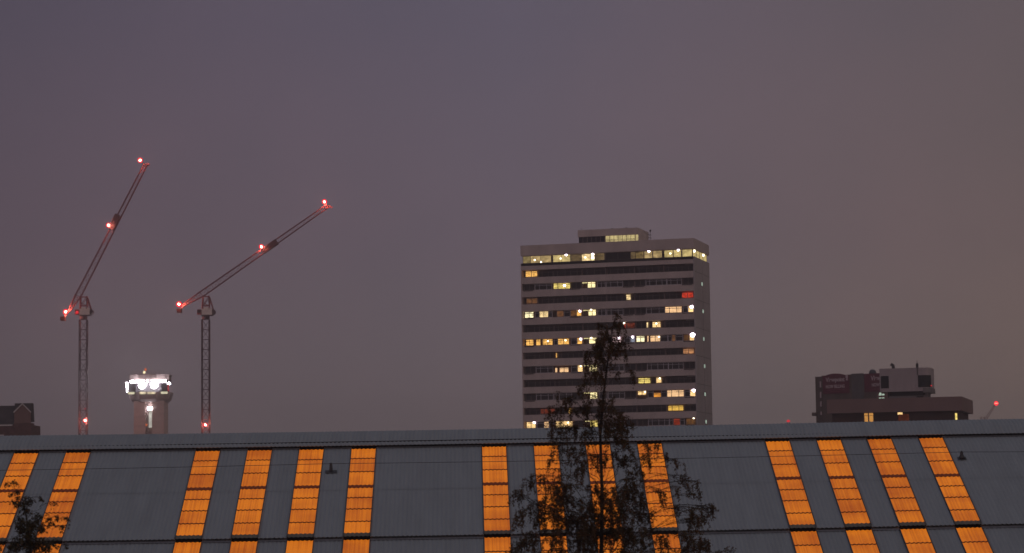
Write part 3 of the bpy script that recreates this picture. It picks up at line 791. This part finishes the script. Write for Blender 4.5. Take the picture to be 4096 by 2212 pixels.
b.build('lit_window', [M['fb_amber'], M['frame_dim']], fb)
b = MB(); b.box(-11.6, -10.75, 1.1, 1.18, TF - 2.95, TF - 2.58, 0); b.box(-11.5, -11.1, 1.1, 1.18, TF - 4.1, TF - 3.02, 1); b.box(-11.0, -9.6, 1.1, 1.18, TF - 4.1, TF - 2.9, 1)
b.build('lit_window', [M['warm'], M['fb_dim']], fb)
b = MB(); b.box(-1.35, -1.0, 1.1, 1.18, TF - 4.1, TF - 2.95); b.build('lit_window', M['yellow'], fb)
# plant room with a rounded corner, carried on a plinth
def plan(o, x0=-15.1, x1=-5.9, y0=4.0, y1=10.0, rad=1.35):
    pts = [(x0 - o, y1 + o), (x0 - o, y0 - o)]
    for k in range(9):
        an = -PI / 2 + k * PI / 16
        pts.append((x1 - rad + (rad + o) * math.cos(an), y0 + rad + (rad + o) * math.sin(an)))
    pts.append((x1 + o, y1 + o))
    return pts
b = MB(); b.prism(plan(0)[::1], TF + 1.32, TF + 5.58); pr = b.build('plant_room', M['plant'], fb)
b = MB(); b.prism(plan(.06, x0=-7.25, x1=-5.82), TF + 1.02, TF + 1.9); b.build('skirt', M['plant_base'], pr)
def louvre(s0, s1, corner, z0, z1):
    w = MB(); pts = [(s0, 3.97)]
    if corner:
        for k in range(8):
            an = -PI / 2 + k * PI / 16; pts.append((-5.9 - 1.35 + 1.38 * math.cos(an), 4 + 1.35 + 1.38 * math.sin(an)))
    else: pts.append((s1, 3.97))
    w.grid([[(x, y, z) for x, y in pts] for z in (z0, z1)])
    nz_ = int((z1 - z0) / .22)
    for k in range(nz_):
        z = z0 + (k + .5) * (z1 - z0) / nz_
        w.grid([[(x, y - .02 * (1 - q), z + q * .05) for x, y in pts] for q in (0, 1)])
    w.build('louvre', M['louvre'], pr)
louvre(-14.87, -13.42, False, TF + 1.98, TF + 4.22); louvre(-8.12, -6, True, TF + 2.02, TF + 4.2)
b = MB(); b.box(-13.6, -7.0, 4.6, 9.6, TF + .004, TF + .55); b.build('plinth', M['plant_base'], fb)
b = MB(); b.box(-13.5, -7.15, 4.9, 9.5, TF + .55, TF + 1.32); b.box(-8.5, -7.3, 4.3, 4.55, TF + .1, TF + .45); b.build('undercroft', M['louvre'], fb)
b = MB(); b.box(-7.0, -6.5, 4.8, 9, TF + .004, TF + 1.02); b.build('plinth', M['plant_base'], fb)
b = MB(); b.prism([(-12.95, 4.9), (-12.45, 4.9), (-12.45, 5.6), (-12.95, 5.6)], TF + 5.58, TF + 6.2); b.bar((-12.6, 5.2, TF + 6.1), (-13.15, 5.1, TF + 6.42), .5)
b.build('vent_cowl', M['antenna'], fb)
b = MB(); b.bar((-8.2, 3.95, TF + 4.3), (-8.2, 3.95, TF + 6.5), .14); b.bar((-8.2, 3.95, TF + 5.6), (-8.2, 3.95, TF + 6.35), .42); b.bar((-8.2, 3.95, TF + 6.3), (-8.2, 3.95, TF + 6.95), .08)
b.build('flue', M['antenna'], fb)
b = MB(); b.ball((-5.86, 4.9, TF + 2.3), .14); b.build('beacon', M['red_strip'], fb, smooth=True)
b = MB(); b.box(-15.7, -13.7, 4.5, 7, TF + .004, TF + 1.30); b.build('stair_hut', M['fascia'], fb)
b = MB()
b.face([(-15.4, 4.45, TF + .72), (-14.9, 4.45, TF + .72), (-14.9, 4.45, TF + 1.22), (-15.25, 4.45, TF + 1.26)]); b.box(-14.82, -14.35, 4.44, 4.46, TF + .74, TF + 1.02)
b.box(-15.35, -14.9, 4.44, 4.46, TF + .08, TF + .34); b.box(-14.82, -14.38, 4.44, 4.46, TF + .08, TF + .34)
b.build('stair_light', M['fluor'], fb)

# ------------------------------------------------------------------ trees
def leaf(mb, p, d, L, w, mi):
    d = d.normalized(); s = d.cross(Vector((random.uniform(-1, 1), random.uniform(-1, 1), random.uniform(-1, 1))))
    if s.length < 1e-3: return
    s.normalize(); nn = d.cross(s) * (L * .12)
    mb.face([p, p + d * L * .42 + s * w * .5 + nn, p + d * L, p + d * L * .42 - s * w * .5 + nn], mi)

def curve(a, b, rise, n, wob):
    out = []
    for i in range(n + 1):
        u = i / n; p = a.lerp(b, u); p.z += rise * 4 * u * (1 - u) * (1.25 - .5 * u)
        if 0 < i < n: p += Vector((random.uniform(-wob, wob), random.uniform(-wob, wob), random.uniform(-wob, wob)))
        out.append(p)
    return out

def along(pts, u):
    k = (len(pts) - 1) * u; i = min(int(k), len(pts) - 2); return pts[i].lerp(pts[i + 1], k - i)

def tree(root, trunk, clumps, lsize, dens, leafm, droop, depth_k):
    tr = MB(); cr = MB()
    tr.path(trunk, trunk_r[0], trunk_r[1], sides=8)
    zmax = trunk[-1].z
    for cx, cz, r in clumps:
        # where on the trunk this limb starts
        dx = abs(cx - along(trunk, min(.98, max(.05, cz / zmax))).x)
        zs = max(.6, min(zmax * .97, cz - .10 - dx * random.uniform(.3, .75)))
        k = min(range(60), key=lambda i: abs(along(trunk, i / 60).z - zs)); a = along(trunk, k / 60)
        cy = a.y + random.uniform(-1, 1) * (depth_k * (.12 + min(dx, 1.3) * .55) + (zmax - cz) * .13)
        c = Vector((cx, cy, cz + r * .5))
        br = curve(a, c, .08 + dx * random.uniform(-.05, .42), 9, .05)
        r0 = max(.003, .012 * (1 - k / 75)) * (.5 + .5 * min(1, dx))
        tr.path(br, r0, .0035, sides=4)
        ntw = max(3, int(r * (52 if cz > EYE + .25 else 74)))
        for _ in range(ntw):
            u = random.uniform(.55, 1); s = along(br, u)
            an = random.uniform(0, 2 * PI); rr_ = r * math.sqrt(random.random())
            m_ = c + Vector((math.cos(an) * rr_, math.sin(an) * rr_ * .9, random.uniform(-.6, .75) * r))
            e_ = m_ + Vector((random.uniform(-.06, .06), random.uniform(-.06, .06), -random.uniform(.4, 1.25) * droop * (.45 + r)))
            tw = [s, s.lerp(m_, .5) + Vector((0, 0, .03)), m_, m_.lerp(e_, .5) + Vector((random.uniform(-.015, .015), 0, 0)), e_]
            tr.path(tw, .0042, .002, sides=3)
            nl = int(dens * random.uniform(.6, 1.4) * (.5 + r * 2))
            for q in range(nl):
                p = along(tw, random.uniform(.3, 1)) + Vector((random.gauss(0, .018), random.gauss(0, .018), random.gauss(0, .018)))
                d = Vector((random.uniform(-1, 1), random.uniform(-1, 1), random.uniform(-1.5, .25)))
                leaf(cr, p, d, lsize * random.uniform(.6, 1.1), lsize * random.uniform(.45, .75), random.choice((0, 0, 1, 2)))
    tr.build('trunk', M['bark'], root); cr.build('crown', leafm, root)

KP = .00795
def BP(px, py, r): return (1.91 + (px - 1530) * KP - (py - 850) * .00012, EYE + 3.34 - (py - 850) * KP, r)
birch_c = [(1552, 799, .09), (1521, 842, .20), (1554, 835, .15), (1536, 868, .24), (1573, 868, .09), (1503, 868, .12), (1503, 896, .26), (1552, 893, .22), (1479, 908, .12),
 (1517, 919, .20), (1491, 924, .09), (1477, 943, .07), (1561, 941, .07), (1590, 943, .08), (1493, 962, .25), (1465, 978, .11), (1493, 1002, .11), (1423, 1011, .21), (1399, 1044, .20),
 (1465, 1037, .24), (1493, 1058, .20), (1531, 1032, .25), (1540, 1063, .23), (1573, 1063, .17),
 (1393, 1090, .24), (1438, 1093, .22), (1486, 1097, .22), (1530, 1093, .22), (1397, 1136, .12), (1388, 1165, .09), (1402, 1191, .10), (1441, 1153, .26), (1450, 1201, .28), (1498, 1158, .20), (1535, 1165, .20),
 (1330, 1220, .20), (1301, 1244, .13), (1378, 1237, .25), (1393, 1273, .28), (1438, 1285, .28), (1498, 1249, .22), (1535, 1273, .26), (1306, 1304, .15), (1354, 1309, .22), (1390, 1316, .24), (1462, 1321, .30), (1522, 1321, .28),
 (1330, 1365, .24), (1383, 1365, .24), (1450, 1367, .28), (1510, 1365, .28), (1547, 1357, .24), (1301, 1377, .14),
 (1555, 1093, .20), (1584, 1088, .18), (1570, 1129, .22), (1625, 1129, .11), (1661, 1126, .09), (1589, 1177, .24), (1625, 1160, .15), (1671, 1153, .08), (1704, 1172, .10), (1726, 1205, .10), (1724, 1232, .08), (1753, 1218, .08), (1761, 1244, .06),
 (1589, 1225, .28), (1673, 1249, .11), (1601, 1273, .28), (1695, 1237, .08), (1707, 1285, .08), (1745, 1302, .16), (1781, 1290, .11), (1796, 1278, .06), (1753, 1321, .15), (1565, 1309, .28), (1625, 1309, .19), (1555, 1357, .22), (1601, 1365, .28), (1661, 1369, .15), (1729, 1365, .22), (1769, 1377, .18), (1784, 1309, .07),
 (1420, 1240, .2), (1420, 1330, .25), (1490, 1290, .22), (1480, 1345, .25), (1560, 1250, .2), (1350, 1270, .12), (1640, 1340, .12)]
below = [(1300 + 50 * i + random.uniform(-20, 20), 1420 + 45 * j, .28) for i in range(11) for j in range(4)]
bx_ = 1.72
birch = thing('birch_tree', 'weeping birch with thin brown leaves standing before the shed roof', 'tree', (0, 0, 0))
trunk_r = (.062, .004)
trunk = [Vector(p) for p in ((1.80, 48, 0), (1.74, 48.05, 3), (1.70, 48, 5.5), (1.70, 47.97, 7), (1.74, 48.02, 8.2), (1.72, 48, 9.4), (1.80, 48.03, 10.2), (1.90, 48, 10.9), (1.98, 48, 11.45), (2.07, 48, 11.8))]
tree(birch, trunk, [BP(*c) for c in birch_c + below],   .047, 42.0, [M['leaf_a'], M['leaf_b'], M['leaf_c']], .42, .9)

small = thing('leafy_tree', 'sparse dark treetop before two orange strips at the shed end', 'tree', (0, 0, 0))
KL = 45 / 9604.72 * 1.59
def LPt(px, py, r): return (-9.16 + (px - 60) * KL, EYE + .33 - (py - 1245) * KL, r)
left_c = [(21, 1217, .04), (38, 1217, .04), (38, 1245, .09), (44, 1262, .09), (49, 1278, .08), (70, 1257, .09), (65, 1275, .10), (61, 1294, .10), (57, 1319, .15), (92, 1311, .13), (74, 1335, .20), (49, 1340, .13), (92, 1335, .15), (65, 1360, .22), (74, 1381, .22),
 (33, 1375, .09), (7, 1373, .08), (139, 1268, .025), (121, 1306, .04), (142, 1303, .025), (164, 1309, .04), (129, 1321, .06), (111, 1335, .06), (165, 1330, .04), (113, 1373, .08), (139, 1376, .12), (98, 1381, .12), (172, 1376, .05), (105, 1256, .02), (55, 1385, .2), (85, 1395, .2), (120, 1410, .2), (30, 1410, .2), (70, 1440, .3), (110, 1470, .3), (30, 1470, .3)]
trunk_r = (.07, .005)
tl = [Vector(p) for p in ((-8.9, 45, 0), (-8.95, 45, 3), (-9.0, 45.05, 5.5), (-9.02, 45, 6.9), (-9.05, 45, 7.5), (-9.12, 45, 7.95), (-9.2, 45, 8.3))]
tree(small, tl, [LPt(*c) for c in left_c], .06, 15.0, [M['leaf_dark'], M['leaf_b'], M['leaf_a']], .10, .5)

# ------------------------------------------------------------------ sky, light, camera
wd = bpy.data.worlds.new('World'); scene.world = wd; wd.use_nodes = True
nt = wd.node_tree; nt.nodes.clear(); N = nt.nodes; L = nt.links
out = N.new('ShaderNodeOutputWorld'); bg = N.new('ShaderNodeBackground'); bg2 = N.new('ShaderNodeBackground'); add = N.new('ShaderNodeAddShader')
tc = N.new('ShaderNodeTexCoord'); sp = N.new('ShaderNodeSeparateXYZ'); L.new(tc.outputs['Generated'], sp.inputs['Vector'])
rmp = N.new('ShaderNodeValToRGB'); cr = rmp.color_ramp
SKY = [(0.0, (.144, .113, .109)), (.05, (.136, .107, .115)), (.11, (.108, .086, .106)), (.20, (.087, .075, .103)), (.42, (.092, .089, .115)), (1.0, (.105, .112, .142))]
cr.elements[0].position = SKY[0][0]; cr.elements[0].color = (*SKY[0][1], 1); cr.elements[1].position = 1; cr.elements[1].color = (*SKY[-1][1], 1)
for p_, c_ in SKY[1:-1]:
    el = cr.elements.new(p_); el.color = (*c_, 1)
L.new(sp.outputs['Z'], rmp.inputs['Fac'])
# warmer towards one side, darker towards the other; soft cloud
mr = N.new('ShaderNodeMapRange'); mr.inputs['From Min'].default_value = -.22; mr.inputs['From Max'].default_value = .22; L.new(sp.outputs['X'], mr.inputs['Value'])
r2 = N.new('ShaderNodeValToRGB'); r2.color_ramp.elements[0].color = (.74, .71, .735, 1); r2.color_ramp.elements[1].color = (1.10, 1.01, .80, 1)
k = r2.color_ramp.elements.new(.5); k.color = (1, 1, 1, 1); L.new(mr.outputs['Result'], r2.inputs['Fac'])
mx = N.new('ShaderNodeMix'); mx.data_type = 'RGBA'; mx.blend_type = 'MULTIPLY'; mx.inputs['Factor'].default_value = 1
L.new(rmp.outputs['Color'], mx.inputs['A']); L.new(r2.outputs['Color'], mx.inputs['B'])
nz = N.new('ShaderNodeTexNoise'); nz.inputs['Scale'].default_value = 9; nz.inputs['Detail'].default_value = 5; L.new(tc.outputs['Generated'], nz.inputs['Vector'])
r3 = N.new('ShaderNodeValToRGB'); r3.color_ramp.elements[0].position = .3; r3.color_ramp.elements[0].color = (.92, .945, .96, 1); r3.color_ramp.elements[1].position = .7; r3.color_ramp.elements[1].color = (1.07, 1.03, 1.03, 1)
L.new(nz.outputs['Fac'], r3.inputs['Fac'])
mx2 = N.new('ShaderNodeMix'); mx2.data_type = 'RGBA'; mx2.blend_type = 'MULTIPLY'; mx2.inputs['Factor'].default_value = 1
L.new(mx.outputs['Result'], mx2.inputs['A']); L.new(r3.outputs['Color'], mx2.inputs['B'])
# sky behind the camera brightened and warmed, added fill for the facades
my = N.new('ShaderNodeMapRange'); my.inputs['From Min'].default_value = -1; my.inputs['From Max'].default_value = 1; L.new(sp.outputs['Y'], my.inputs['Value'])
r4 = N.new('ShaderNodeValToRGB'); r4.color_ramp.elements[0].color = (.80, .72, .64, 1); r4.color_ramp.elements[1].color = (.333, .333, .333, 1); r4.color_ramp.elements[1].position = .66
k4 = r4.color_ramp.elements.new(.5); k4.color = (.42, .41, .41, 1); L.new(my.outputs['Result'], r4.inputs['Fac'])
mx3 = N.new('ShaderNodeMix'); mx3.data_type = 'RGBA'; mx3.blend_type = 'MULTIPLY'; mx3.inputs['Factor'].default_value = 1
L.new(mx2.outputs['Result'], mx3.inputs['A']); L.new(r4.outputs['Color'], mx3.inputs['B'])
L.new(mx3.outputs['Result'], bg.inputs['Color']); bg.inputs['Strength'].default_value = 4.0
sky = N.new('ShaderNodeTexSky'); sky.sky_type = 'NISHITA'; sky.sun_disc = False
SUN_EL, SUN_ROT = math.radians(-3), math.radians(200)
sky.sun_elevation = SUN_EL; sky.sun_rotation = SUN_ROT
L.new(sky.outputs['Color'], bg2.inputs['Color']); bg2.inputs['Strength'].default_value = .05
L.new(bg.outputs['Background'], add.inputs[0]); L.new(bg2.outputs['Background'], add.inputs[1]); L.new(add.outputs['Shader'], out.inputs['Surface'])

sl = bpy.data.lights.new('afterglow', 'SUN'); sl.energy = .02; sl.angle = math.radians(60); sl.color = (1, .82, .75)
so = bpy.data.objects.new('afterglow', sl); col.objects.link(so)
so.rotation_euler = (math.radians(70), 0, math.radians(-20))

f, p, a = 9604.72, 0.0954966, 0.0128108
r0 = Vector((1, 0, 0)); u0 = Vector((0, -math.sin(p), math.cos(p))); F = Vector((0, math.cos(p), math.sin(p)))
rv = r0 * math.cos(a) - u0 * math.sin(a); uv = r0 * math.sin(a) + u0 * math.cos(a)
cd = bpy.data.cameras.new('camera'); cam = bpy.data.objects.new('camera', cd); col.objects.link(cam)
cd.sensor_width = 36; cd.sensor_fit = 'HORIZONTAL'; cd.lens = f / 4096 * 36; cd.clip_start = .5; cd.clip_end = 6000
cam.matrix_world = Matrix(((rv.x, uv.x, -F.x, 0), (rv.y, uv.y, -F.y, 0), (rv.z, uv.z, -F.z, EYE), (0, 0, 0, 1)))
cd.dof.use_dof = True; cd.dof.focus_distance = 120; cd.dof.aperture_fstop = 2.1      # soft long lens, focused past the shed
scene.camera = cam

scene.view_settings.view_transform = 'Standard'; scene.view_settings.look = 'None'; scene.view_settings.exposure = 0; scene.view_settings.gamma = 1
scene.render.engine = 'CYCLES'
scene.cycles.use_denoising = True
scene.cycles.sample_clamp_direct = 40; scene.cycles.sample_clamp_indirect = 2
scene.cycles.max_bounces = 6; scene.cycles.volume_bounces = 0; scene.cycles.transparent_max_bounces = 12
